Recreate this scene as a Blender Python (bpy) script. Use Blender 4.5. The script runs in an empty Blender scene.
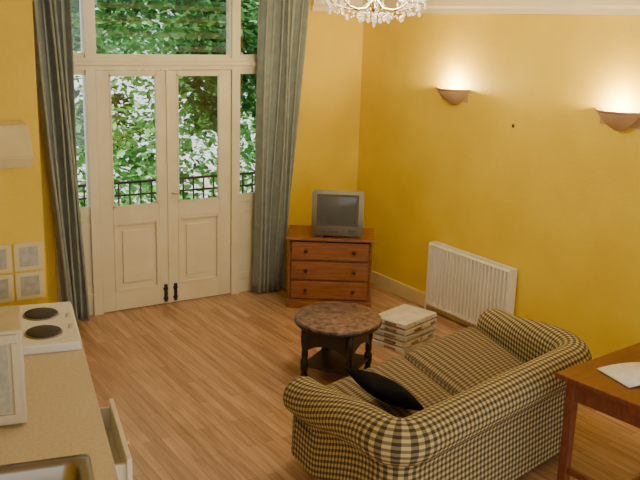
import bpy, bmesh, math, random
from mathutils import Vector, Matrix
random.seed(7)
C=bpy.context.collection
# ---------------------------------------------------------------- materials
def mat(name,col,rough=.6,metal=0,noise=None,bump=0,nscale=8,emis=None,es=0,spec=None,trans=0,detail=4):
    m=bpy.data.materials.new(name); m.use_nodes=True; nt=m.node_tree; b=nt.nodes["Principled BSDF"]
    b.inputs["Base Color"].default_value=(*col,1); b.inputs["Roughness"].default_value=rough; b.inputs["Metallic"].default_value=metal
    if spec is not None: b.inputs["Specular IOR Level"].default_value=spec
    if trans: b.inputs["Transmission Weight"].default_value=trans
    if emis: b.inputs["Emission Color"].default_value=(*emis,1); b.inputs["Emission Strength"].default_value=es
    if noise or bump:
        tc=nt.nodes.new("ShaderNodeTexCoord"); n=nt.nodes.new("ShaderNodeTexNoise"); n.inputs["Scale"].default_value=nscale; n.inputs["Detail"].default_value=detail
        nt.links.new(tc.outputs["Object"],n.inputs["Vector"])
        if noise:
            r=nt.nodes.new("ShaderNodeValToRGB"); r.color_ramp.elements[0].position=.35; r.color_ramp.elements[1].position=.65
            r.color_ramp.elements[0].color=(*noise,1); r.color_ramp.elements[1].color=(*col,1)
            nt.links.new(n.outputs["Fac"],r.inputs["Fac"]); nt.links.new(r.outputs["Color"],b.inputs["Base Color"])
        if bump:
            bp=nt.nodes.new("ShaderNodeBump"); bp.inputs["Strength"].default_value=bump; bp.inputs["Distance"].default_value=.01
            nt.links.new(n.outputs["Fac"],bp.inputs["Height"]); nt.links.new(bp.outputs["Normal"],b.inputs["Normal"])
    return m
def nodes(m): return m.node_tree, m.node_tree.nodes["Principled BSDF"]

M={}
M['yellow']=mat("yellow_wall_paint",(.87,.63,.05),.6,noise=(.80,.56,.035),nscale=2.2,bump=0)
nt,b=nodes(M['yellow'])
tc=nt.nodes.new("ShaderNodeTexCoord"); n2=nt.nodes.new("ShaderNodeTexNoise"); n2.inputs["Scale"].default_value=45; n2.inputs["Detail"].default_value=3
bp=nt.nodes.new("ShaderNodeBump"); bp.inputs["Strength"].default_value=.35; bp.inputs["Distance"].default_value=.006
nt.links.new(tc.outputs["Object"],n2.inputs["Vector"]); nt.links.new(n2.outputs["Fac"],bp.inputs["Height"]); nt.links.new(bp.outputs["Normal"],b.inputs["Normal"])
M['ceil']=mat("ceiling_paint",(.85,.82,.72),.8,noise=(.83,.80,.7))
M['trim']=mat("cream_trim_paint",(.78,.66,.34),.5,noise=(.72,.60,.30),nscale=5)
M['cornice']=mat("cornice_paint",(.84,.74,.50),.6,noise=(.8,.7,.46),nscale=5)
M['door']=mat("cream_gloss_door_paint",(.86,.79,.56),.35,noise=(.80,.72,.48),nscale=5)
M['iron']=mat("black_iron",(.012,.012,.013),.5,noise=(.02,.02,.02))
M['curtain']=mat("sage_curtain_cloth",(.31,.345,.30),.9,noise=(.26,.295,.255),nscale=14,bump=.2)
M['chest']=mat("chestnut_wood",(.30,.115,.035),.4)
def wood(m,c1,c2,scale=(30,3,3),rough=None):
    nt,b=nodes(m); tc=nt.nodes.new("ShaderNodeTexCoord"); mp=nt.nodes.new("ShaderNodeMapping"); mp.inputs["Scale"].default_value=scale
    n=nt.nodes.new("ShaderNodeTexNoise"); n.inputs["Scale"].default_value=1.5; n.inputs["Detail"].default_value=6; n.inputs["Distortion"].default_value=.6
    r=nt.nodes.new("ShaderNodeValToRGB"); r.color_ramp.elements[0].position=.3; r.color_ramp.elements[1].position=.7
    r.color_ramp.elements[0].color=(*c1,1); r.color_ramp.elements[1].color=(*c2,1)
    nt.links.new(tc.outputs["Object"],mp.inputs["Vector"]); nt.links.new(mp.outputs["Vector"],n.inputs["Vector"])
    nt.links.new(n.outputs["Fac"],r.inputs["Fac"]); nt.links.new(r.outputs["Color"],b.inputs["Base Color"])
wood(M['chest'],(.20,.07,.022),(.35,.14,.05),(3,10,30))
M['chestd']=mat("dark_wood_knob",(.05,.02,.01),.4,noise=(.04,.015,.01))
M['desk']=mat("mahogany_table_wood",(.2,.05,.02),.3); wood(M['desk'],(.13,.035,.016),(.22,.07,.032),(3,25,10))
M['tleg']=mat("ebonised_wood",(.018,.012,.010),.4,noise=(.03,.02,.015))
M['ttop']=mat("marbled_table_top",(.28,.18,.15),.3,noise=(.06,.032,.03),nscale=20,detail=9)
M['tvbody']=mat("grey_tv_plastic",(.33,.32,.28),.5,noise=(.30,.29,.25))
M['tvdark']=mat("dark_tv_plastic",(.09,.088,.08),.5,noise=(.08,.08,.07))
M['screen']=mat("crt_glass",(.10,.11,.10),.15,noise=(.09,.10,.09))
M['rad']=mat("white_radiator_enamel",(.86,.82,.72),.4,noise=(.82,.78,.68))
M['sconce']=mat("plaster_sconce",(.58,.38,.20),.8,noise=(.52,.33,.17),nscale=12)
M['bulb']=mat("bulb_glow",(1,.8,.5),.5,emis=(1,.72,.35),es=25)
M['brass']=mat("chandelier_brass",(.6,.42,.18),.3,metal=1)
M['crystal']=mat("chandelier_crystal",(.95,.9,.8),.05,emis=(1,.85,.6),es=.2,spec=.8,trans=.75)
M['worktop']=mat("beige_worktop",(.66,.57,.38),.4,noise=(.58,.49,.31),nscale=60)
M['unit']=mat("cream_kitchen_unit",(.78,.72,.56),.4,noise=(.74,.68,.52))
M['white']=mat("white_enamel",(.86,.85,.80),.3,noise=(.82,.81,.76))
M['offwhite']=mat("aged_white_plastic",(.64,.58,.42),.45,noise=(.58,.52,.37))
M['plate']=mat("cast_iron_hotplate",(.02,.018,.018),.55,noise=(.04,.035,.03),nscale=20)
M['steel']=mat("stainless_steel",(.30,.28,.25),.3,metal=1)
M['motif']=mat("tile_motif_glaze",(.36,.36,.31),.3,noise=(.50,.48,.38),nscale=30)
M['paper']=mat("paper",(.9,.89,.86),.8,noise=(.8,.79,.76),nscale=30)
M['blackcloth']=mat("black_cushion_cloth",(.005,.005,.007),.95,noise=(.008,.007,.010),bump=.2,nscale=30,spec=.1)
M['boxpale']=mat("pale_card",(.74,.70,.60),.7,noise=(.62,.56,.46),nscale=14)
M['boxgrey']=mat("grey_card",(.48,.47,.44),.7,noise=(.60,.58,.52),nscale=18)
M['boxbrown']=mat("brown_card",(.22,.11,.065),.7,noise=(.34,.19,.11),nscale=18)
M['stone']=mat("balcony_stone",(.4,.38,.34),.9,noise=(.3,.29,.26),nscale=10)
def thin(name,col,fac,fres=True):
    g=bpy.data.materials.new(name); g.use_nodes=True; nt=g.node_tree; nt.nodes.remove(nt.nodes["Principled BSDF"])
    o=nt.nodes["Material Output"]; t=nt.nodes.new("ShaderNodeBsdfTransparent"); t.inputs[0].default_value=(*col,1); gl=nt.nodes.new("ShaderNodeBsdfGlossy"); gl.inputs["Roughness"].default_value=.05 if not fres else .02
    mx=nt.nodes.new("ShaderNodeMixShader")
    if fres: fr=nt.nodes.new("ShaderNodeFresnel"); nt.links.new(fr.outputs[0],mx.inputs[0])
    else: mx.inputs[0].default_value=fac; gl.inputs[0].default_value=(.7,.85,.9,1)
    nt.links.new(t.outputs[0],mx.inputs[1]); nt.links.new(gl.outputs[0],mx.inputs[2]); nt.links.new(mx.outputs[0],o.inputs[0]); return g
M['glass']=thin("window_glass",(1,1,1),0); M['louvre']=thin("louvre_glass",(.80,.93,.90),.2,False)
# floor laminate
M['floor']=mat("laminate_floor",(.5,.3,.17),.27)
nt,b=nodes(M['floor']); L=nt.links
tc=nt.nodes.new("ShaderNodeTexCoord"); mp=nt.nodes.new("ShaderNodeMapping"); mp.inputs["Rotation"].default_value=(0,0,math.radians(90))
br=nt.nodes.new("ShaderNodeTexBrick"); br.inputs["Scale"].default_value=1; br.inputs["Brick Width"].default_value=.7; br.inputs["Row Height"].default_value=.06
br.inputs["Mortar Size"].default_value=.0014; br.inputs["Bias"].default_value=0
br.inputs["Color1"].default_value=(.62,.385,.225,1); br.inputs["Color2"].default_value=(.45,.26,.145,1); br.inputs["Mortar"].default_value=(.25,.135,.07,1)
L.new(tc.outputs["Object"],mp.inputs["Vector"]); L.new(mp.outputs["Vector"],br.inputs["Vector"])
mp2=nt.nodes.new("ShaderNodeMapping"); mp2.inputs["Scale"].default_value=(22,1.6,1); n=nt.nodes.new("ShaderNodeTexNoise"); n.inputs["Scale"].default_value=1.6; n.inputs["Detail"].default_value=6
L.new(tc.outputs["Object"],mp2.inputs["Vector"]); L.new(mp2.outputs["Vector"],n.inputs["Vector"])
r=nt.nodes.new("ShaderNodeValToRGB"); r.color_ramp.elements[0].position=.3; r.color_ramp.elements[1].position=.7; r.color_ramp.elements[0].color=(.72,.68,.64,1); r.color_ramp.elements[1].color=(1.1,1.1,1.1,1)
L.new(n.outputs["Fac"],r.inputs["Fac"]); mm=nt.nodes.new("ShaderNodeMix"); mm.data_type='RGBA'; mm.blend_type='MULTIPLY'; mm.inputs[0].default_value=1
L.new(br.outputs["Color"],mm.inputs[6]); L.new(r.outputs["Color"],mm.inputs[7]); L.new(mm.outputs[2],b.inputs["Base Color"])
def gingham(name,period,light,mid,dark,su=1):
    m=mat(name,light,.9); nt,b=nodes(m); L=nt.links
    uv=nt.nodes.new("ShaderNodeUVMap"); sp=nt.nodes.new("ShaderNodeSeparateXYZ"); L.new(uv.outputs[0],sp.inputs[0])
    def stripe(out,p):
        a=nt.nodes.new("ShaderNodeMath"); a.operation='DIVIDE'; L.new(out,a.inputs[0]); a.inputs[1].default_value=p
        f=nt.nodes.new("ShaderNodeMath"); f.operation='FRACT'; L.new(a.outputs[0],f.inputs[0])
        g=nt.nodes.new("ShaderNodeMath"); g.operation='GREATER_THAN'; L.new(f.outputs[0],g.inputs[0]); g.inputs[1].default_value=.5
        return g.outputs[0]
    s1=stripe(sp.outputs[0],period*su); s2=stripe(sp.outputs[1],period)
    ad=nt.nodes.new("ShaderNodeMath"); ad.operation='ADD'; L.new(s1,ad.inputs[0]); L.new(s2,ad.inputs[1])
    h=nt.nodes.new("ShaderNodeMath"); h.operation='MULTIPLY'; L.new(ad.outputs[0],h.inputs[0]); h.inputs[1].default_value=.5
    r=nt.nodes.new("ShaderNodeValToRGB"); r.color_ramp.interpolation='CONSTANT'; e=r.color_ramp.elements
    e[0].position=0; e[0].color=(*light,1); e[1].position=.75; e[1].color=(*dark,1); k=e.new(.25); k.color=(*mid,1)
    L.new(h.outputs[0],r.inputs[0]); L.new(r.outputs[0],b.inputs["Base Color"]); return m
M['ging']=gingham("gingham_upholstery",.034,(.58,.48,.24),(.21,.165,.075),(.045,.036,.024))
M['ging2']=gingham("plaid_seat_fabric",.030,(.36,.28,.16),(.18,.13,.07),(.065,.048,.032),1.7)
def leafmat(name,cols,tr):
    m=bpy.data.materials.new(name); m.use_nodes=True; nt=m.node_tree; b=nt.nodes["Principled BSDF"]; b.inputs["Roughness"].default_value=.5
    ge=nt.nodes.new("ShaderNodeNewGeometry"); r=nt.nodes.new("ShaderNodeValToRGB"); e=r.color_ramp.elements
    e[0].color=(*cols[0],1); e[1].color=(*cols[-1],1)
    for i,c in enumerate(cols[1:-1]): k=e.new((i+1)/(len(cols)-1)); k.color=(*c,1)
    tl=nt.nodes.new("ShaderNodeBsdfTranslucent"); mx=nt.nodes.new("ShaderNodeMixShader"); mx.inputs[0].default_value=tr
    nt.links.new(ge.outputs["Random Per Island"],r.inputs[0]); nt.links.new(r.outputs[0],b.inputs["Base Color"]); nt.links.new(r.outputs[0],tl.inputs[0])
    nt.links.new(b.outputs[0],mx.inputs[1]); nt.links.new(tl.outputs[0],mx.inputs[2]); nt.links.new(mx.outputs[0],nt.nodes["Material Output"].inputs[0]); return m
M['leafpale']=leafmat("pale_foliage",[(.03,.12,.02),(.10,.36,.06),(.22,.58,.14),(.6,.85,.5)],.45)
M['leafdark']=leafmat("ivy_foliage",[(.010,.05,.008),(.02,.12,.012),(.07,.28,.03)],.4)

# ---------------------------------------------------------------- helpers
def mk(name,bm,m,parent=None,smooth=False):
    me=bpy.data.meshes.new(name); bm.normal_update(); bm.to_mesh(me); bm.free()
    ms=m if isinstance(m,(list,tuple)) else [m]
    for x in ms: me.materials.append(M[x])
    if smooth:
        for p in me.polygons: p.use_smooth=True
    o=bpy.data.objects.new(name,me); C.objects.link(o)
    if parent: o.parent=parent
    return o
def grp(name,loc=(0,0,0),rz=0):
    e=bpy.data.objects.new(name,None); C.objects.link(e); e.location=loc; e.rotation_euler=(0,0,rz); e.empty_display_size=.1; return e
def addbox(bm,a,b,mi=0):
    r=bmesh.ops.create_cube(bm,size=1)
    for v in r['verts']:
        v.co=Vector((a[i]+(v.co[i]+.5)*(b[i]-a[i]) for i in range(3)))
    for v in r['verts']:
        for f in v.link_faces: f.material_index=mi
    return r['verts']
def box(name,a,b,m,parent=None,bev=0):
    bm=bmesh.new(); addbox(bm,a,b)
    if bev: bmesh.ops.bevel(bm,geom=bm.edges[:],offset=bev,segments=2,affect='EDGES',profile=.6)
    return mk(name,bm,m,parent)
def boxes(name,lst,m,parent=None,bev=0):
    bm=bmesh.new()
    for a,b in lst: addbox(bm,a,b)
    if bev: bmesh.ops.bevel(bm,geom=bm.edges[:],offset=bev,segments=2,affect='EDGES',profile=.6)
    return mk(name,bm,m,parent)
def lathe(name,prof,m,parent=None,seg=32,loc=(0,0,0),a0=0,a1=2*math.pi,sx=1,sy=1,solid=0):
    bm=bmesh.new(); full=abs(a1-a0-2*math.pi)<1e-4; n=seg if full else seg+1; rings=[]
    for r,z in prof:
        rings.append([bm.verts.new((loc[0]+r*sx*math.cos(a0+(a1-a0)*i/seg),loc[1]+r*sy*math.sin(a0+(a1-a0)*i/seg),loc[2]+z)) for i in range(n)])
    for k in range(len(rings)-1):
        for i in range(seg):
            j=(i+1)%n; bm.faces.new((rings[k][i],rings[k][j],rings[k+1][j],rings[k+1][i]))
    if full:
        if prof[0][0]>0: bm.faces.new(rings[0][::-1])
        if prof[-1][0]>0: bm.faces.new(rings[-1])
    bmesh.ops.remove_doubles(bm,verts=bm.verts[:],dist=1e-5); bmesh.ops.recalc_face_normals(bm,faces=bm.faces[:])
    o=mk(name,bm,m,parent,True)
    if solid: s=o.modifiers.new("s","SOLIDIFY"); s.thickness=solid
    return o
def tube(name,pts,r,m,parent=None,res=3):
    cu=bpy.data.curves.new(name,'CURVE'); cu.dimensions='3D'; cu.bevel_depth=r; cu.bevel_resolution=res; cu.use_fill_caps=True
    s=cu.splines.new('POLY'); s.points.add(len(pts)-1)
    for i,p in enumerate(pts): s.points[i].co=(*p,1)
    cu.materials.append(M[m]); o=bpy.data.objects.new(name,cu); C.objects.link(o)
    if parent: o.parent=parent
    return o

# ---------------------------------------------------------------- camera
f=856
X=Vector((1380,-175,f)).normalized(); Y=Vector((-560,-232,f)).normalized(); Z=X.cross(Y)
cd=bpy.data.cameras.new("camera"); cam=bpy.data.objects.new("camera",cd); C.objects.link(cam)
R=Matrix(((X.x,-X.y,-X.z),(Y.x,-Y.y,-Y.z),(Z.x,-Z.y,-Z.z)))
cam.matrix_world=Matrix.Translation((0,0,2.5))@R.to_4x4(); cd.lens=f/640*36; cd.sensor_width=36; cd.clip_start=.05
bpy.context.scene.camera=cam

# ---------------------------------------------------------------- room shell
WY=6.97; WX=4.9; CH=2.95
box("floor",(-.8,-1.2,-.1),(WX+.15,WY+.12,0),'floor')
box("ceiling",(-.8,-1.2,CH),(WX+.15,WY+.15,CH+.1),'ceil')
box("wall_right",(WX,-1.2,0),(WX+.15,WY+.15,CH),'yellow')
box("wall_left",(-.8,-1.2,0),(-.65,WY+.15,CH),'yellow')
wx0,wx1,wz=1.86,3.88,2.85
boxes("wall_back",[((-.65,WY,0),(wx0,WY+.15,CH)),((wx1,WY,0),(WX,WY+.15,CH)),((wx0,WY,wz),(wx1,WY+.15,CH))],'yellow')
wk=box("wall_kitchen",(-.65,4.9,0),(1.25,5.0,CH),'yellow')
box("baseboard_right",(WX-.02,-1.2,0),(WX,WY,.13),'trim',bev=.005)
boxes("baseboard_back",[((wx1,WY-.02,0),(WX-.02,WY,.13)),((-.65,WY-.02,0),(wx0,WY,.13))],'trim')
def cornice(name,p0,p1,inw):
    prof=[(0,2.62),(.03,2.62),(.035,2.66),(.05,2.68),(.06,2.74),(.10,2.82),(.16,2.87),(.17,2.95),(0,2.95)]
    bm=bmesh.new(); A=[];B=[]
    for d,z in prof:
        A.append(bm.verts.new(Vector(p0)+Vector(inw)*d+Vector((0,0,z)))); B.append(bm.verts.new(Vector(p1)+Vector(inw)*d+Vector((0,0,z))))
    for i in range(len(prof)-1): bm.faces.new((A[i],B[i],B[i+1],A[i+1]))
    bm.faces.new(A); bm.faces.new(B[::-1]); bmesh.ops.recalc_face_normals(bm,faces=bm.faces[:])
    return mk(name,bm,'cornice')
cornice("trim_1",(WX,-1.2,0),(WX,WY,0),(-1,0,0)); cornice("trim_2",(4.3,WY,0),(WX,WY,0),(0,-1,0))
box("wall_hook",(WX-.012,4.86,1.76),(WX,4.875,1.785),'chestd')

W=grp("window_1")
fy0,fy1=WY-.03,WY+.07
boxes("frame",[((wx0,fy0,0),(1.93,fy1,wz)),((3.81,fy0,0),(wx1,fy1,wz)),((1.93,fy0,2.79),(3.81,fy1,wz)),
  ((1.93,fy0+.001,2.09),(2.165,fy1,2.19)),((2.245,fy0+.001,2.09),(3.48,fy1,2.19)),((3.56,fy0+.001,2.09),(3.81,fy1,2.19)),
  ((2.165,fy0,0),(2.245,fy1,2.79)),((3.48,fy0,0),(3.56,fy1,2.79)),
  ],'door',W)
boxes("frame_moulding",[((1.93,fy0-.02,2.125),(3.81,fy0-.0005,2.16))],'door',W,bev=.006)
for k,(a,b_) in enumerate([(1.93,2.165),(3.56,3.81)]):
    boxes("side_panel_%d"%k,[((a,WY,0),(b_,WY+.045,.90)),((a,WY-.01,.88),(b_,WY+.05,.95)),((a,WY-.01,2.05),(b_,WY+.05,2.09)),((a,WY-.012,.14),(b_,WY,.2)),((a,WY-.012,.78),(b_,WY,.82)),((a,WY-.012,2.19),(b_,WY+.05,2.22))],'door',W,bev=.003)
    box("side_glass_%d"%k,(a,WY+.02,.95),(b_,WY+.025,2.05),'glass',W)
    box("side_top_glass_%d"%k,(a,WY+.02,2.22),(b_,WY+.025,2.79),'glass',W)
boxes("transom_sash",[((2.245,WY-.005,2.19),(3.48,WY+.05,2.215)),((2.245,WY-.005,2.215),(2.265,WY+.05,2.79)),((3.46,WY-.005,2.215),(3.48,WY+.05,2.79))],'door',W)
bm=bmesh.new()
for i in range(5):
    z=2.28+i*.115; vs=addbox(bm,(2.268,-.05,-.002),(3.457,.05,.002))
    rot=Matrix.Rotation(math.radians(55),3,'X')
    for v in vs: v.co=rot@v.co+Vector((0,WY+.03,z))
mk("louvre_glass_blades",bm,'louvre',W)
def door(name,x0,x1,g0,g1,hand):
    D=grp(name); y0,y1=WY-.015,WY+.035; z1=2.085
    boxes("stiles_rails",[((x0,y0,.01),(g0,y1,z1)),((g1,y0,.01),(x1,y1,z1)),((g0,y0,2.05),(g1,y1,z1)),((g0,y0,.80),(g1,y1,.93)),((g0,y0,.01),(g1,y1,.17))],'door',D,bev=.004)
    box("recess_panel",(g0,y0+.02,.17),(g1,y1-.01,.80),'door',D)
    m=.028
    boxes("panel_moulding",[((g0,y0-.004,.17),(g0+m,y0+.025,.80)),((g1-m,y0-.004,.17),(g1,y0+.025,.80)),((g0+m,y0-.004,.17),(g1-m,y0+.025,.17+m)),((g0+m,y0-.004,.80-m),(g1-m,y0+.025,.80)),((g0+.08,y0+.005,.25),(g1-.08,y0+.03,.72))],'door',D,bev=.006)
    boxes("glazing_bead",[((g0,y0-.004,.93),(g0+.014,y0+.02,2.05)),((g1-.014,y0-.004,.93),(g1,y0+.02,2.05)),((g0,y0-.004,.93),(g1,y0+.02,.944)),((g0,y0-.004,2.036),(g1,y0+.02,2.05))],'door',D)
    box("glass",(g0,WY+.008,.93),(g1,WY+.013,2.05),'glass',D)
    bx=x1-.035 if hand<0 else x0+.05
    boxes("floor_bolt",[((bx-.012,y0-.02,.03),(bx+.012,y0,.19)),((bx-.02,y0-.012,.05),(bx+.02,y0,.07)),((bx-.02,y0-.012,.14),(bx+.02,y0,.16)),((bx-.007,y0-.035,.10),(bx+.007,y0-.02,.13))],'iron',D)
    return D
door("door_1",2.25,2.86,2.36,2.775,-1); d2=door("door_2",2.868,3.475,2.955,3.365,1)
box("astragal",(2.855,WY-.025,.01),(2.875,WY-.014,2.085),'door',d2,bev=.003)
tube("handle",[(2.90,WY-.015,1.02),(2.90,WY-.06,1.02),(2.94,WY-.06,1.02)],.006,'brass',d2)

def curtain(name,xt,xb,ytop,folds,amp,z0,z1):
    bm=bmesh.new(); NU,NV=140,30; g_=[]
    for j in range(NV+1):
        v=j/NV; z=z0+(z1-z0)*v; a=xb[0]+(xt[0]-xb[0])*v; b=xb[1]+(xt[1]-xb[1])*v; row=[]
        for i in range(NU+1):
            u=i/NU; ph=u*folds*2*math.pi+.5*math.sin(v*3+u*5)
            am=amp*(.75+.35*math.sin(u*13+1))*(1.1-.25*v)
            row.append(bm.verts.new((a+(b-a)*u+.01*math.sin(ph*2)+.012*math.sin(v*5+u*9),ytop+am*math.sin(ph)+.012*math.sin(ph*.37+v*4),z)))
        g_.append(row)
    for j in range(NV):
        for i in range(NU): bm.faces.new((g_[j][i],g_[j][i+1],g_[j+1][i+1],g_[j+1][i]))
    o=mk(name,bm,'curtain',None,True); s=o.modifiers.new("s","SOLIDIFY"); s.thickness=.006; return o
curtain("curtain",(1.70,2.00),(1.88,2.08),6.84,5.5,.045,.02,2.84)
curtain("curtain",(3.70,4.18),(3.66,4.00),6.84,6.5,.045,.02,2.84)
cr=grp("curtain_rail"); tube("pole",[(1.5,6.84,2.86),(4.3,6.84,2.86)],.014,'brass',cr)
boxes("brackets",[((1.55,6.84,2.85),(1.58,6.97,2.875)),((4.22,6.84,2.85),(4.25,6.97,2.875))],'brass',cr)

# ---------------------------------------------------------------- outside
box("balcony_slab",(0,WY+.15,-.15),(6,8.2,-.03),'stone')
rl=grp("balcony_railing"); ry=7.75
boxes("rails",[((.6,ry-.015,.98),(5.6,ry+.015,1.0)),((.6,ry-.01,.86),(5.6,ry+.01,.875)),((.6,ry-.012,.06),(5.6,ry+.012,.08))],'iron',rl)
boxes("balusters",[((.6+i*.11-.006,ry-.006,-.03),(.6+i*.11+.006,ry+.006,.98)) for i in range(46)],'iron',rl)
def foliage(name,sets):
    bm=bmesh.new()
    for mi,size,ymin,blobs in sets:
      for (c,r,n) in blobs:
        for _ in range(n):
            d=Vector((random.gauss(0,1),random.gauss(0,1),random.gauss(0,1))).normalized()*random.uniform(.55,1.05)
            p=Vector((c[i]+d[i]*r[i] for i in range(3)))
            if p.y<ymin: p.y=ymin+random.random()*.2
            s=size*random.uniform(.6,1.3); q=Matrix.Rotation(random.uniform(0,6.3),3,'Z')@Matrix.Rotation(random.uniform(-1.3,1.3),3,'X')@Matrix.Rotation(random.uniform(0,6.3),3,'Z')
            pts=[(0,-1,0),(.5,-.35,.1),(.45,.35,.1),(0,1,0),(-.45,.35,.1),(-.5,-.35,.1)]
            vs=[bm.verts.new(p+q@(Vector(t)*s)) for t in pts]
            for fc in ((0,1,2,3),(0,3,4,5)):
                ff=bm.faces.new([vs[k] for k in fc]); ff.material_index=mi
    return mk(name,bm,['leafpale','leafdark'])
foliage("garden_foliage",[(0,.06,8.0,[((2.6,9.6,.4),(1.5,1.0,1.2),4200),((5.0,10,.6),(1.6,1.0,1.4),4200),((3.6,11.2,1.6),(1.8,.8,1.2),3200),((6.5,11.5,1.3),(1.6,1,1.6),2200),((4.0,10.5,2.6),(1.8,.8,.7),2600),((3.3,8.5,2.6),(1.4,.3,.35),900)]),
 (1,.065,8.0,[((5.6,10.4,2.6),(1.3,1.0,.8),2600),((4.0,11.6,3.3),(2.2,1,.9),2600),((4.45,9.2,2.1),(.5,.5,.9),1500),((2.7,10.2,2.5),(.5,.5,.5),600),((3.4,10.4,1.2),(.5,.4,.5),400)]),
 (1,.055,8.0,[((3.2,8.3,2.9),(1.5,.25,.4),1300),((4.6,8.2,1.9),(.28,.15,.9),800),((4.0,8.3,2.1),(.25,.1,.35),260),((2.2,8.3,2.4),(.15,.2,.5),200)])])
box("garden_ground",(-8,8.6,-1.3),(16,20,-1.2),'stone')

# ---------------------------------------------------------------- chest + tv
ang=math.atan2(-.42,.62)
CHs=grp("chest_of_drawers",(3.75,6.36,0),ang); w,dp,h=.75,.48,.66
boxes("carcass",[((0,.02,.07),(.02,dp,h-.025)),((w-.02,.02,.07),(w,dp,h-.025)),((0,dp-.02,.07),(w,dp,h-.025)),((.02,.03,.07),(w-.02,dp-.02,.6)),((-.012,.0,0),(w+.012,dp,.07)),((0,.012,.07),(w,.03,.085))],'chest',CHs,bev=.004)
box("top",(-.02,-.015,h-.025),(w+.02,dp+.005,h),'chest',CHs,bev=.008)
for i in range(3):
    z0=.095+i*.182; z1=z0+.162
    box("drawer_%d"%i,(.03,0,z0),(w-.03,.03,z1),'chest',CHs,bev=.007)
    for k,x in enumerate((.16,w-.16)):
        o=lathe("knob_%d_%d"%(i,k),[(.0,.03),(.014,.028),(.018,.02),(.01,.012),(.008,0)],'chestd',CHs,16); o.rotation_euler=(math.radians(90),0,0); o.location=(x,0,(z0+z1)/2)
T=grp("television",(3.75,6.36,.66),ang); cx=.43
tw=.46; th=.42
bm=bmesh.new(); addbox(bm,(cx-tw/2,.03,.015),(cx+tw/2,.11,th)); bmesh.ops.bevel(bm,geom=bm.edges[:],offset=.014,segments=3,affect='EDGES'); mk("bezel",bm,'tvbody',T,True)
bm=bmesh.new()
a=[bm.verts.new((cx+sx*(tw/2-.015),.10,z)) for sx,z in((-1,.03),(1,.03),(1,th-.015),(-1,th-.015))]
c_=[bm.verts.new((cx+sx*(tw/2-.05),.24,z)) for sx,z in((-1,.03),(1,.03),(1,th-.05),(-1,th-.05))]
e_=[bm.verts.new((cx+sx*(tw/2-.12),.42,z)) for sx,z in((-1,.04),(1,.04),(1,th-.14),(-1,th-.14))]
for P,Q in((a,c_),(c_,e_)):
    for i in range(4): bm.faces.new((P[i],P[(i+1)%4],Q[(i+1)%4],Q[i]))
bm.faces.new(e_); bm.faces.new(a[::-1]); bmesh.ops.recalc_face_normals(bm,faces=bm.faces[:]); mk("back_housing",bm,'tvdark',T)
box("screen_surround",(cx-.185,.024,.11),(cx+.185,.04,.395),'tvdark',T,bev=.006)
bm=bmesh.new(); N=12; g_=[]
for j in range(N+1):
    row=[]
    for i in range(N+1):
        u=i/N*2-1; v=j/N*2-1; row.append(bm.verts.new((cx+u*.168*(1-.03*v*v),.022-.016*(1-u*u*.6)*(1-v*v*.6)+.004,.252+v*.125*(1-.03*u*u))))
    g_.append(row)
for j in range(N):
    for i in range(N): bm.faces.new((g_[j][i],g_[j][i+1],g_[j+1][i+1],g_[j+1][i]))
mk("screen",bm,'screen',T,True)
boxes("buttons",[((cx-.16+i*.035,.022,.05),(cx-.14+i*.035,.034,.062)) for i in range(5)]+[((cx+.1,.022,.045),(cx+.16,.034,.07))],'tvdark',T)
boxes("feet",[((cx-.17,.05,0),(cx-.12,.35,.02)),((cx+.12,.05,0),(cx+.17,.35,.02)),((cx-.12,.2,.0),(cx+.12,.35,.04))],'tvdark',T)

# ---------------------------------------------------------------- radiator
Rd=grp("radiator"); y0,y1,z0,z1=4.68,5.68,.07,.655
bm=bmesh.new(); per=.044; nper=int((y1-y0)/per); A=[]
for i in range(nper):
    for fr_,dx in((0,0),(.36,0),(.46,.022),(.90,.022)): A.append((4.80+dx,y0+per*(i+fr_)))
A.append((4.80,y0+per*nper)); A.append((4.80,y1)); n=len(A)-1
rows=[]
for z,k,fl in((z0,.014,1),(z0+.02,0,1),(z0+.045,0,0),(z1-.045,0,0),(z1-.02,0,1),(z1,.014,1)):
    rows.append([bm.verts.new(((4.80 if fl else x)+k,y,z)) for x,y in A])
for j in range(len(rows)-1):
    for i in range(n): bm.faces.new((rows[j][i],rows[j][i+1],rows[j+1][i+1],rows[j+1][i]))
o=mk("front_panel",bm,'rad',Rd,False)
boxes("sides_grille",[((4.80,y0-.006,z0),(4.88,y0,z1)),((4.80,y1,z0),(4.88,y1+.006,z1)),((4.85,y0,z0),(4.88,y1,z1))]+[((4.812,y0+.01+i*.03,z1-.006),(4.852,y0+.022+i*.03,z1)) for i in range(33)],'rad',Rd)
boxes("wall_brackets",[((4.875,y0+.15,.2),(4.9,y0+.18,.6)),((4.875,y1-.18,.2),(4.9,y1-.15,.6))],'rad',Rd)
tube("pipe_near",[(4.84,y0,.1),(4.84,y0-.05,.1),(4.84,y0-.05,0)],.009,'rad',Rd)
tube("pipe_far",[(4.84,y1,.1),(4.84,y1+.05,.1),(4.84,y1+.05,0)],.009,'rad',Rd)
lathe("valve",[(.0,0),(.018,0),(.02,.05),(.016,.06),(0,.06)],'white',Rd,16,loc=(4.84,y0-.05,.1))

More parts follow.
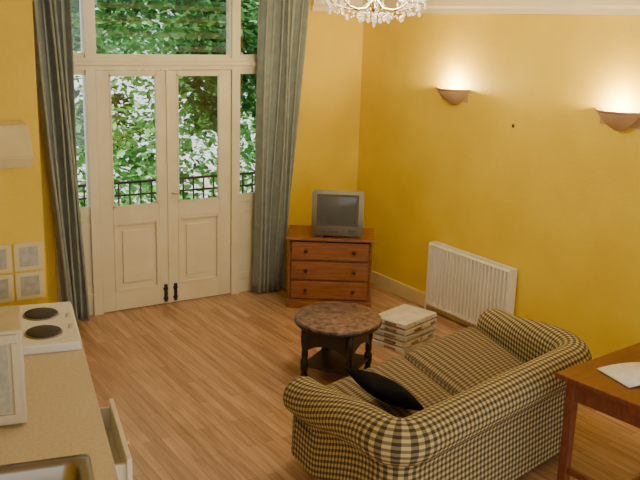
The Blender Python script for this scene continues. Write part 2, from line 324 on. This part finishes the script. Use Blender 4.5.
# ---------------------------------------------------------------- sconces
def sconce(y,z):
    S=grp("wall_sconce",(WX,y,z))
    prof=[(.0,0),(.03,.004),(.075,.025),(.12,.06),(.155,.10),(.175,.135)]
    lathe("bowl",prof,'sconce',S,28,a0=math.pi/2,a1=3*math.pi/2,solid=.008,sx=.85)
    lathe("rim",[(.170,.128),(.182,.128),(.182,.14),(.170,.14),(.170,.128)],'sconce',S,28,a0=math.pi/2,a1=3*math.pi/2,sx=.85)
    box("back_plate",(-.006,-.165,.03),(0,.165,.135),'sconce',S)
    lathe("bulb",[(0,.05),(.012,.055),(.022,.085),(.018,.11),(0,.12)],'bulb',S,14,loc=(-.06,0,0))
    l=bpy.data.lights.new("sconce_lamp",'POINT'); l.energy=29; l.color=(1,.74,.34); l.shadow_soft_size=.03
    lo=bpy.data.objects.new("sconce_lamp",l); C.objects.link(lo); lo.parent=S; lo.location=(-.105,0,.15)
sconce(5.58,1.87); sconce(3.87,1.85)

# ---------------------------------------------------------------- chandelier
Cn=grp("chandelier",(3.36,4.66,0))
lathe("stem",[(0,2.58),(.02,2.59),(.035,2.62),(.02,2.66),(.012,2.7),(.03,2.74),(.012,2.78),(.008,2.9),(.05,2.92),(.06,2.95)],'brass',Cn,20)
bm=bmesh.new()
def drop(p,s,el=1.6):
    r=bmesh.ops.create_icosphere(bm,subdivisions=1,radius=s)
    for v in r['verts']: v.co=Vector((v.co.x,v.co.y,v.co.z*el))+Vector(p)
for i in range(8):
    a=i*math.pi/4+.2; ca,sa=math.cos(a),math.sin(a)
    tube("arm_%d"%i,[(ca*r,sa*r,z) for r,z in((.02,2.66),(.08,2.61),(.16,2.60),(.24,2.62),(.29,2.66))],.006,'brass',Cn)
    lathe("cup_%d"%i,[(0,0),(.02,.0),(.045,.015),(.04,.018),(.012,.012),(.012,.06),(0,.06)],'crystal',Cn,12,loc=(ca*.29,sa*.29,2.655))
    for k in range(5):
        t=k/5*6.28; drop((ca*.29+.045*math.cos(t),sa*.29+.045*math.sin(t),2.635+random.uniform(-.01,.01)),.008,2)
    for k in range(2): drop((ca*.29,sa*.29,2.62-.04*k),.012,1.5)
    a2=a+math.pi/8
    for k in range(7):
        t=k/6; aa=a+t*math.pi/4; rr=.29-.03*math.sin(t*math.pi); drop((rr*math.cos(aa),rr*math.sin(aa),2.635-.06*math.sin(t*math.pi)),.007,1.1)
    for k in range(6):
        t=k/5; drop((ca*(.27-.2*t),sa*(.27-.2*t),2.63-.05*math.sin(t*math.pi)-.05*t),.007,1.1)
    for k in range(2): drop((.1*math.cos(a2),.1*math.sin(a2),2.57-.035*k),.012,1.6)
    drop((.19*math.cos(a2),.19*math.sin(a2),2.55),.012,2)
drop((0,0,2.54),.022,1.4); drop((0,0,2.505),.011)
mk("crystals",bm,'crystal',Cn)
l=bpy.data.lights.new("chandelier_lamp",'POINT'); l.energy=60; l.color=(1,.88,.64); l.shadow_soft_size=.15
lo=bpy.data.objects.new("chandelier_lamp",l); C.objects.link(lo); lo.parent=Cn; lo.location=(0,0,2.78)

# ---------------------------------------------------------------- coffee table
va=math.atan2(4.9,3.3)
Tb=grp("coffee_table",(3.31,4.88,0),va)
bm=bmesh.new(); seg=72; rings=[]
for r,z in((.0,.452),(.9,.452),(.93,.447),(.96,.452),(.99,.448),(1.0,.438),(.99,.425),(.95,.42),(.0,.42)):
    rings.append([bm.verts.new((.345*r*(1+.012*math.cos(12*t) if r>.9 else 1)*math.cos(t),.315*r*(1+.012*math.cos(12*t) if r>.9 else 1)*math.sin(t),z)) for t in [i*2*math.pi/seg for i in range(seg)]])
for k in range(len(rings)-1):
    for i in range(seg): bm.faces.new((rings[k][i],rings[k+1][i],rings[k+1][(i+1)%seg],rings[k][(i+1)%seg]))
bmesh.ops.remove_doubles(bm,verts=bm.verts[:],dist=1e-5); bmesh.ops.recalc_face_normals(bm,faces=bm.faces[:]); mk("top",bm,'ttop',Tb,True)
lathe("top_edge",[(.316,.412),(.320,.425),(.316,.436)],'tleg',Tb,48,sx=1.09)
fr=grp("frame"); fr.parent=Tb; fr.rotation_euler=(0,0,math.radians(-24)); s=.19
def apron(p,q,nrm):
    bm=bmesh.new(); N=16
    p=Vector(p);q=Vector(q);nrm=Vector(nrm)*.02
    vs=[]
    for i in range(N+1):
        t=i/N; c=p+(q-p)*t; zb=.17+.10*math.sin(math.pi*t)**.6
        vs.append([bm.verts.new((c.x,c.y,.42)),bm.verts.new((c.x,c.y,zb)),bm.verts.new((c.x+nrm.x,c.y+nrm.y,zb)),bm.verts.new((c.x+nrm.x,c.y+nrm.y,.42))])
    for A_,B2 in zip(vs,vs[1:]):
        for k in range(4): bm.faces.new((A_[k],A_[(k+1)%4],B2[(k+1)%4],B2[k]))
    bmesh.ops.recalc_face_normals(bm,faces=bm.faces[:]); return mk("apron",bm,'tleg',fr)
apron((-s,-s,0),(s,-s,0),(0,1,0)); apron((-s,s,0),(s,s,0),(0,-1,0)); apron((-s,-s,0),(-s,s,0),(1,0,0)); apron((s,-s,0),(s,s,0),(-1,0,0))
for i,(x,y) in enumerate(((-s,-s),(s,-s),(s,s),(-s,s))):
    lathe("leg_%d"%i,[(.024,0),(.028,.02),(.02,.04),(.026,.06),(.03,.08),(.03,.14),(.02,.15),(.026,.18),(.022,.22),(.028,.26),(.03,.28),(.03,.42)],'tleg',fr,14,loc=(x*.93,y*.93,0))
box("lower_shelf",(-s,-s,.09),(s,s,.11),'tleg',fr)

# ---------------------------------------------------------------- stack of flat boxes
bm=bmesh.new(); z=0; rnd=random.Random(3); seq=[0,2,0,2,1,2,0,2,0]
for i,mi in enumerate(seq):
    t_=(.040,.012,.040,.012,.036,.012,.040,.012,.036)[i]; dx,dy=rnd.uniform(-.006,.006),rnd.uniform(-.006,.006)
    sh=.0 if mi!=2 else .010; wd=.44
    if i in(2,6):
        addbox(bm,(dx,dy,z),(.215+dx,.32+dy,z+t_-.002),mi); addbox(bm,(.225+dx,dy-.006,z),(.44+dx,.31+dy,z+t_-.004),1 if i==2 else 0)
    else: addbox(bm,(sh+dx,sh+dy,z),(wd-sh+dx,.32-sh+dy,z+t_-.001),mi)
    z+=t_
bmesh.ops.bevel(bm,geom=bm.edges[:],offset=.002,segments=1,affect='EDGES')
z=0
for i,t_ in enumerate((.040,.012,.040,.012,.036,.012,.040,.012,.036)):
    if i%2==0:
        for x0,x1 in ((.06,.15),(.28,.36)): addbox(bm,(x0+.01*i,-.0125,z+.010),(x1+.008*i,0.0,z+.026),2 if i%4 else 1)
        addbox(bm,(-.0075,.09,z+.010),(0.0,.20,z+.026),2)
    z+=t_
o=mk("stack_of_boxes",bm,['boxpale','boxgrey','boxbrown']); o.location=(4.0,4.95,0); o.rotation_euler=(0,0,math.radians(17))

# ---------------------------------------------------------------- sofa
So=grp("gingham_sofa")
FL,BL,BR,FR=Vector((2.30,3.95)),Vector((2.19,2.74)),Vector((4.06,3.15)),Vector((4.38,4.30))
cen=(FL+BL+BR+FR)/4
def off(p,q,d):
    t=(q-p).normalized(); nrm=Vector((-t.y,t.x))
    if (cen-p).dot(nrm)<0: nrm=-nrm
    return p+nrm*d,t
def inter(p,t,q,s):
    k=((q-p).x*s.y-(q-p).y*s.x)/(t.x*s.y-t.y*s.x); return p+t*k
def inset(d,df=0):
    a,ta=off(FL,BL,d); b,tb=off(BL,BR,d); c,tc_=off(BR,FR,d)
    bl=inter(a,ta,b,tb); br=inter(b,tb,c,tc_); return a+ta*df,bl,br,c+tc_*( (FR-BR).length-df)
ID=.12
a,bl,br,fr_=inset(ID)
def path():
    pts=[]; r=.15
    def seg(p,q,n):
        for i in range(n): pts.append(p+(q-p)*i/n)
    def corner(p,c,q):
        s=c+(p-c).normalized()*r; e=c+(q-c).normalized()*r; out=[]
        for i in range(9):
            t=i/8; out.append(s*(1-t)**2+c*2*t*(1-t)+e*t*t)
        return out
    c1=corner(a,bl,br); c2=corner(bl,br,fr_)
    seg(a,c1[0],18); pts.extend(c1); p0=c1[-1]; 
    for i in range(1,18): pts.append(p0+(c2[0]-p0)*i/18)
    pts.extend(c2)
    for i in range(1,19): pts.append(c2[-1]+(fr_-c2[-1])*i/18)
    return pts
pts=path(); n=len(pts)
def hh(i):
    p=pts[i]
    da=(p-a).length if i<n/2 else (p-fr_).length
    t=min(1,da/1.0); return .54+.15*(t*t*(3-2*t))
def profile(h,e=0):
    P=[(-.10,.12),(-.10,.30),(-.10,h-.20),(-.10,h-.13)]
    for k in range(13):
        th=math.pi-k*(math.pi*1.28)/12; P.append((.015+.115*math.cos(th),h-.115+.115*math.sin(th)))
    P+=[(.05,h-.225),(.04,h-.27),(.045,.30),(.055,.18),(.06,.05)]
    cx_,cz_=-.02,h*.55
    return [(cx_+(o-cx_)*(1-e*.16),cz_+(z-cz_)*(1-e*.08) if z>.2 else z) for o,z in P]
bm=bmesh.new(); uvl=bm.loops.layers.uv.new("UVMap"); rings=[]; dist=0; D=[0]
for i in range(n):
    if i: dist+=(pts[i]-pts[i-1]).length; D.append(dist)
for i in range(n):
    t=(pts[min(i+1,n-1)]-pts[max(i-1,0)]).normalized(); nr=Vector((t.y,-t.x))
    if (pts[i]-cen).dot(nr)<0: nr=-nr
    de=min(D[i],D[-1]-D[i]); e=max(0,1-de/.06)**2
    ring=[]; v=0; prev=None
    for (o_,z) in profile(hh(i),e):
        if prev is not None: v+=math.hypot(o_-prev[0],z-prev[1])
        prev=(o_,z)
        p=pts[i]+nr*o_; ring.append((bm.verts.new((p.x,p.y,z)),v))
    rings.append(ring)
for i in range(n-1):
    for k in range(len(rings[0])-1):
        q=[(rings[i][k],D[i]),(rings[i+1][k],D[i+1]),(rings[i+1][k+1],D[i+1]),(rings[i][k+1],D[i])]
        f_=bm.faces.new([x[0][0] for x in q]); f_.smooth=True
        for lp,x in zip(f_.loops,q): lp[uvl].uv=(x[1],x[0][1])
bmesh.ops.recalc_face_normals(bm,faces=bm.faces[:])
for ring in (rings[0],rings[-1]):
    f_=bm.faces.new([v for v,_ in ring])
    for lp in f_.loops: c=lp.vert.co; lp[uvl].uv=(c.x,c.z)
mk("arms_and_back",bm,'ging',So)
A0,B0,C0,D0=inset(.22)
def bil(u,v):
    return (B0*(1-u)+C0*u)*(1-v)+(A0*(1-u)+D0*u)*v
def slab(name,u0,u1,v0,v1,z0,z1,m,r=.05,puff=.03):
    bm=bmesh.new(); bmesh.ops.create_cube(bm,size=2); bmesh.ops.subdivide_edges(bm,edges=bm.edges[:],cuts=11,use_grid_fill=True); uvl=bm.loops.layers.uv.new("UVMap")
    W_=1.6*(u1-u0)/2; Dp=1.05*(v1-v0)/2; H_=(z1-z0)/2; h=(W_,Dp,H_); loc={}
    for v in bm.verts:
        c=v.co.copy(); p=Vector(c[i]*h[i] for i in range(3)); inn=Vector(max(-(h[i]-r),min(h[i]-r,p[i])) for i in range(3)); d=p-inn
        q=inn+(d.normalized()*r if d.length>1e-6 else d); q.z+=puff*(1-c.x**2)*(1-c.y**2)*(1 if c.z>0 else 0)
        loc[v]=q.copy()
        u=u0+(u1-u0)*(q.x/W_+1)/2; w=v0+(v1-v0)*(q.y/Dp+1)/2; P2=bil(u,w); v.co=Vector((P2.x,P2.y,(z0+z1)/2+q.z))
    for f_ in bm.faces:
        f_.smooth=True; nn=(loc[f_.verts[1]]-loc[f_.verts[0]]).cross(loc[f_.verts[2]]-loc[f_.verts[1]]); ax=max(range(3),key=lambda i:abs(nn[i]))
        for lp in f_.loops: c=loc[lp.vert]; lp[uvl].uv=((c.y,c.z),(c.x,c.z),(c.x,c.y))[ax]
    return mk(name,bm,m,So)
slab("seat_base",0,1,0,1.0,.07,.30,'ging',.02,0)
slab("seat_cushion_near",.005,.495,.02,1.03,.29,.42,'ging2')
slab("seat_cushion_far",.505,.995,.02,1.03,.29,.42,'ging2')
for i,p in enumerate((bil(.0,.95),bil(1,.95),bil(0,.0),bil(1,0))):
    lathe("foot_%d"%i,[(.02,0),(.025,.02),(.03,.08)],'tleg',So,12,loc=(p.x,p.y,0))
# black throw cushion with pointed corners, leaning against the near arm
bm=bmesh.new(); N=16
def cpt(u,v,sg):
    k=(1-u*u)*(1-v*v); s_=.19*(1-.10*(1-abs(u)*abs(v))*(max(abs(u),abs(v))**2))
    return Vector((u*s_,v*s_,sg*(.06*k**.55+.002)))
vt=[[bm.verts.new(cpt(i/N*2-1,j/N*2-1,1)) for i in range(N+1)] for j in range(N+1)]
vb=[[bm.verts.new(cpt(i/N*2-1,j/N*2-1,-1)) for i in range(N+1)] for j in range(N+1)]
for j in range(N):
    for i in range(N):
        bm.faces.new((vt[j][i],vt[j][i+1],vt[j+1][i+1],vt[j+1][i])); bm.faces.new((vb[j][i],vb[j+1][i],vb[j+1][i+1],vb[j][i+1]))
bmesh.ops.remove_doubles(bm,verts=bm.verts[:],dist=.006); bmesh.ops.recalc_face_normals(bm,faces=bm.faces[:])
o=mk("black_cushion",bm,'blackcloth',None,True); p=bil(.135,.44); o.location=(p.x,p.y,.565)
o.rotation_euler=(Matrix.Rotation(math.radians(-12),3,'Z')@Matrix.Rotation(math.radians(-6),3,'X')@Matrix.Rotation(math.radians(28),3,'Y')).to_euler()

# ---------------------------------------------------------------- side table
Dk=grp("side_table",(3.43,2.12,0),math.radians(6)); w,d,h=1.05,.76,.75
box("top",(0,0,h-.028),(w,d,h),'desk',Dk,bev=.006)
boxes("apron",[((.05,.05,h-.14),(w-.05,.07,h-.028)),((.05,d-.07,h-.14),(w-.05,d-.05,h-.028)),((.05,.07,h-.14),(.07,d-.07,h-.028)),((w-.07,.07,h-.14),(w-.05,d-.07,h-.028))],'desk',Dk)
boxes("legs",[((x,y,0),(x+.05,y+.05,h-.028)) for x in(.045,w-.095) for y in(.045,d-.095)],'desk',Dk,bev=.005)
boxes("stretcher",[((.06,.09,.18),(.085,d-.09,.21)),((w-.085,.09,.18),(w-.06,d-.09,.21)),((.08,d/2-.015,.18),(w-.08,d/2+.015,.21))],'desk',Dk)
bm=bmesh.new(); rr=[]
for i in range(9):
    rr.append([bm.verts.new((-.15+.30*i/8,yy,.010*abs(math.sin(i/8*3.1)))) for yy in(-.13,.13)])
for i in range(8): bm.faces.new((rr[i][0],rr[i+1][0],rr[i+1][1],rr[i][1]))
pp=mk("newspaper",bm,'paper',None,True); pp.location=(3.70,2.64,.754); pp.rotation_euler=(0,0,math.radians(-12)); s_=pp.modifiers.new("s","SOLIDIFY"); s_.thickness=.003; s_.offset=1

# ---------------------------------------------------------------- kitchenette
dv=Vector((-.21,-.977)).normalized(); ka=math.atan2(dv.y,dv.x)
K=grp("kitchen_counter",(1.335,4.70,0),ka)
S0,S1=0,3.3; sx0,sx1,ty0,ty1=1.85,2.42,-.60,-.10; BK=-.82
boxes("worktop",[((S0,BK,.86),(sx0,0,.90)),((sx1,BK,.86),(S1,0,.90)),((sx0,ty1,.86),(sx1,0,.90)),((sx0,BK,.86),(sx1,ty0,.90))],'worktop',K)
boxes("cabinet",[((S0+.02,BK,.1),(1.8,-.04,.86)),((2.5,BK,.1),(S1,-.04,.86)),((1.8,-.06,.1),(2.5,-.04,.86)),((S0+.05,BK+.02,0),(S1,-.1,.1))],'unit',K)
for i in range(5):
    s0=.04+i*.6
    box("cabinet_door_%d"%i,(s0,-.04,.12),(s0+.58,-.02,.66),'unit',K,bev=.004)
    q=.06 if i==2 else -.04
    box("drawer_front_%d"%i,(s0,q,.69),(s0+.58,q+.02,.85),'unit',K,bev=.004)
    lathe("knob_%d"%i,[(0,.03),(.015,.027),(.008,.01),(.008,0)],'brass',K,12).matrix_local=Matrix.Translation((s0+.29,q+.02,.77))@Matrix.Rotation(math.radians(-90),4,'X')
boxes("open_drawer_box",[((1.26,-.3,.70),(1.80,.06,.715)),((1.26,-.3,.70),(1.275,.06,.82)),((1.785,-.3,.70),(1.80,.06,.82))],'unit',K)
Hb=grp("electric_hob",(1.335,4.70,.9),ka)
box("body",(.08,-.31,0),(.74,-.01,.045),'white',Hb,bev=.008)
for i,s0 in enumerate((.28,.57)):
    lathe("hotplate_%d"%i,[(0,.059),(.078,.061),(.085,.058),(.085,.045)],'plate',Hb,36,loc=(s0,-.18,0))
    lathe("trim_ring_%d"%i,[(.085,.045),(.094,.045),(.092,.051),(.085,.051)],'steel',Hb,36,loc=(s0,-.18,0))
for i,s0 in enumerate((.34,.52)): lathe("dial_%d"%i,[(.014,.045),(.012,.061),(0,.062)],'offwhite',Hb,14,loc=(s0,-.045,0))
Sk=grp("kitchen_sink",(1.335,4.70,.9),ka)
bm=bmesh.new()
def rr_(x0,x1,y0,y1,z,r,n_=6):
    out=[]
    for cx_,cy_,a_ in((x1-r,y1-r,0),(x0+r,y1-r,90),(x0+r,y0+r,180),(x1-r,y0+r,270)):
        for i in range(n_+1):
            t=math.radians(a_+90*i/n_); out.append(bm.verts.new((cx_+r*math.cos(t),cy_+r*math.sin(t),z)))
    return out
lv=[rr_(sx0-.02,sx1+.02,ty0-.02,ty1+.02,.001,.03),rr_(sx0-.018,sx1+.018,ty0-.018,ty1+.018,.006,.03),rr_(sx0+.02,sx1-.02,ty0+.02,ty1-.02,.004,.05),rr_(sx0+.03,sx1-.03,ty0+.03,ty1-.03,-.01,.05),rr_(sx0+.045,sx1-.045,ty0+.045,ty1-.045,-.15,.06)]
for P,Q in zip(lv,lv[1:]):
    for i in range(len(P)): bm.faces.new((P[i],P[(i+1)%len(P)],Q[(i+1)%len(P)],Q[i]))
bm.faces.new(lv[-1]); bmesh.ops.recalc_face_normals(bm,faces=bm.faces[:]); mk("basin",bm,'steel',Sk,True)
lathe("drain",[(0,-.147),(.03,-.147),(.035,-.149)],'plate',Sk,20,loc=((sx0+sx1)/2,(ty0+ty1)/2,0))
tube("tap",[(sx0+.25,ty0-.05,0),(sx0+.25,ty0-.05,.2),(sx0+.25,ty0-.02,.24),(sx0+.25,ty0+.1,.24),(sx0+.25,ty0+.14,.2)],.01,'steel',Sk)
Mw=grp("microwave_oven",(1.335,4.70,.9),ka)
mx0,mx1,my0,my1=1.20,1.52,-.80,-.29
box("body",(mx0,my0,.012),(mx1,my1,.41),'offwhite',Mw,bev=.008)
boxes("end_frame",[((mx1,my0+.02,.03),(mx1+.012,my1-.02,.06)),((mx1,my0+.02,.36),(mx1+.012,my1-.02,.395)),((mx1,my1-.045,.06),(mx1+.012,my1-.02,.36)),((mx1,my0+.02,.06),(mx1+.012,my0+.04,.36))],'offwhite',Mw,bev=.003)
box("door_window",(mx1-.002,my0+.05,.07),(mx1+.006,my1-.06,.35),'motif',Mw)
boxes("feet",[((mx0+.03,my0+.03,0),(mx0+.06,my0+.06,.013)),((mx1-.06,my0+.03,0),(mx1-.03,my0+.06,.013)),((mx0+.03,my1-.06,0),(mx0+.06,my1-.03,.013)),((mx1-.06,my1-.06,0),(mx1-.03,my1-.03,.013))],'plate',Mw)
bm=bmesh.new()
for i in range(6):
    for j in range(2): addbox(bm,(1.07-i*.175,4.888,.902+j*.175),(1.235-i*.175,4.9,1.067+j*.175))
bmesh.ops.bevel(bm,geom=bm.edges[:],offset=.004,segments=2,affect='EDGES'); mk("splashback_tiles",bm,'trim',wk)
bm=bmesh.new()
for i in range(6):
    for j in range(2): addbox(bm,(1.10-i*.175,4.885,.927+j*.175),(1.205-i*.175,4.889,1.042+j*.175))
mk("tile_motif",bm,'motif',wk)
Ex=grp("extractor_hood",(0,0,.06)); bm=bmesh.new()
ss=[(4.9,1.62),(4.74,1.64),(4.72,1.70),(4.80,1.86),(4.9,1.88)]
P=[bm.verts.new((.55,y,z)) for y,z in ss]; Q=[bm.verts.new((1.17,y,z)) for y,z in ss]
for i in range(5): bm.faces.new((P[i],P[(i+1)%5],Q[(i+1)%5],Q[i]))
bm.faces.new(P[::-1]); bm.faces.new(Q); bmesh.ops.recalc_face_normals(bm,faces=bm.faces[:]); bmesh.ops.bevel(bm,geom=bm.edges[:],offset=.008,segments=2,affect='EDGES'); mk("casing",bm,'trim',Ex)
boxes("vent_slots",[((.65+i*.06,4.735,1.655),(.69+i*.06,4.745,1.665)) for i in range(7)],'plate',Ex)

# ---------------------------------------------------------------- light
w=bpy.data.worlds.new("overcast_sky"); bpy.context.scene.world=w; w.use_nodes=True; bg=w.node_tree.nodes["Background"]
bg.inputs[0].default_value=(.96,.98,1,1); bg.inputs[1].default_value=2.0
s=bpy.data.lights.new("sun",'SUN'); s.energy=9; s.angle=.1; s.color=(1,.97,.9); so=bpy.data.objects.new("sun",s); C.objects.link(so); so.rotation_euler=(math.radians(30),0,math.radians(-20))
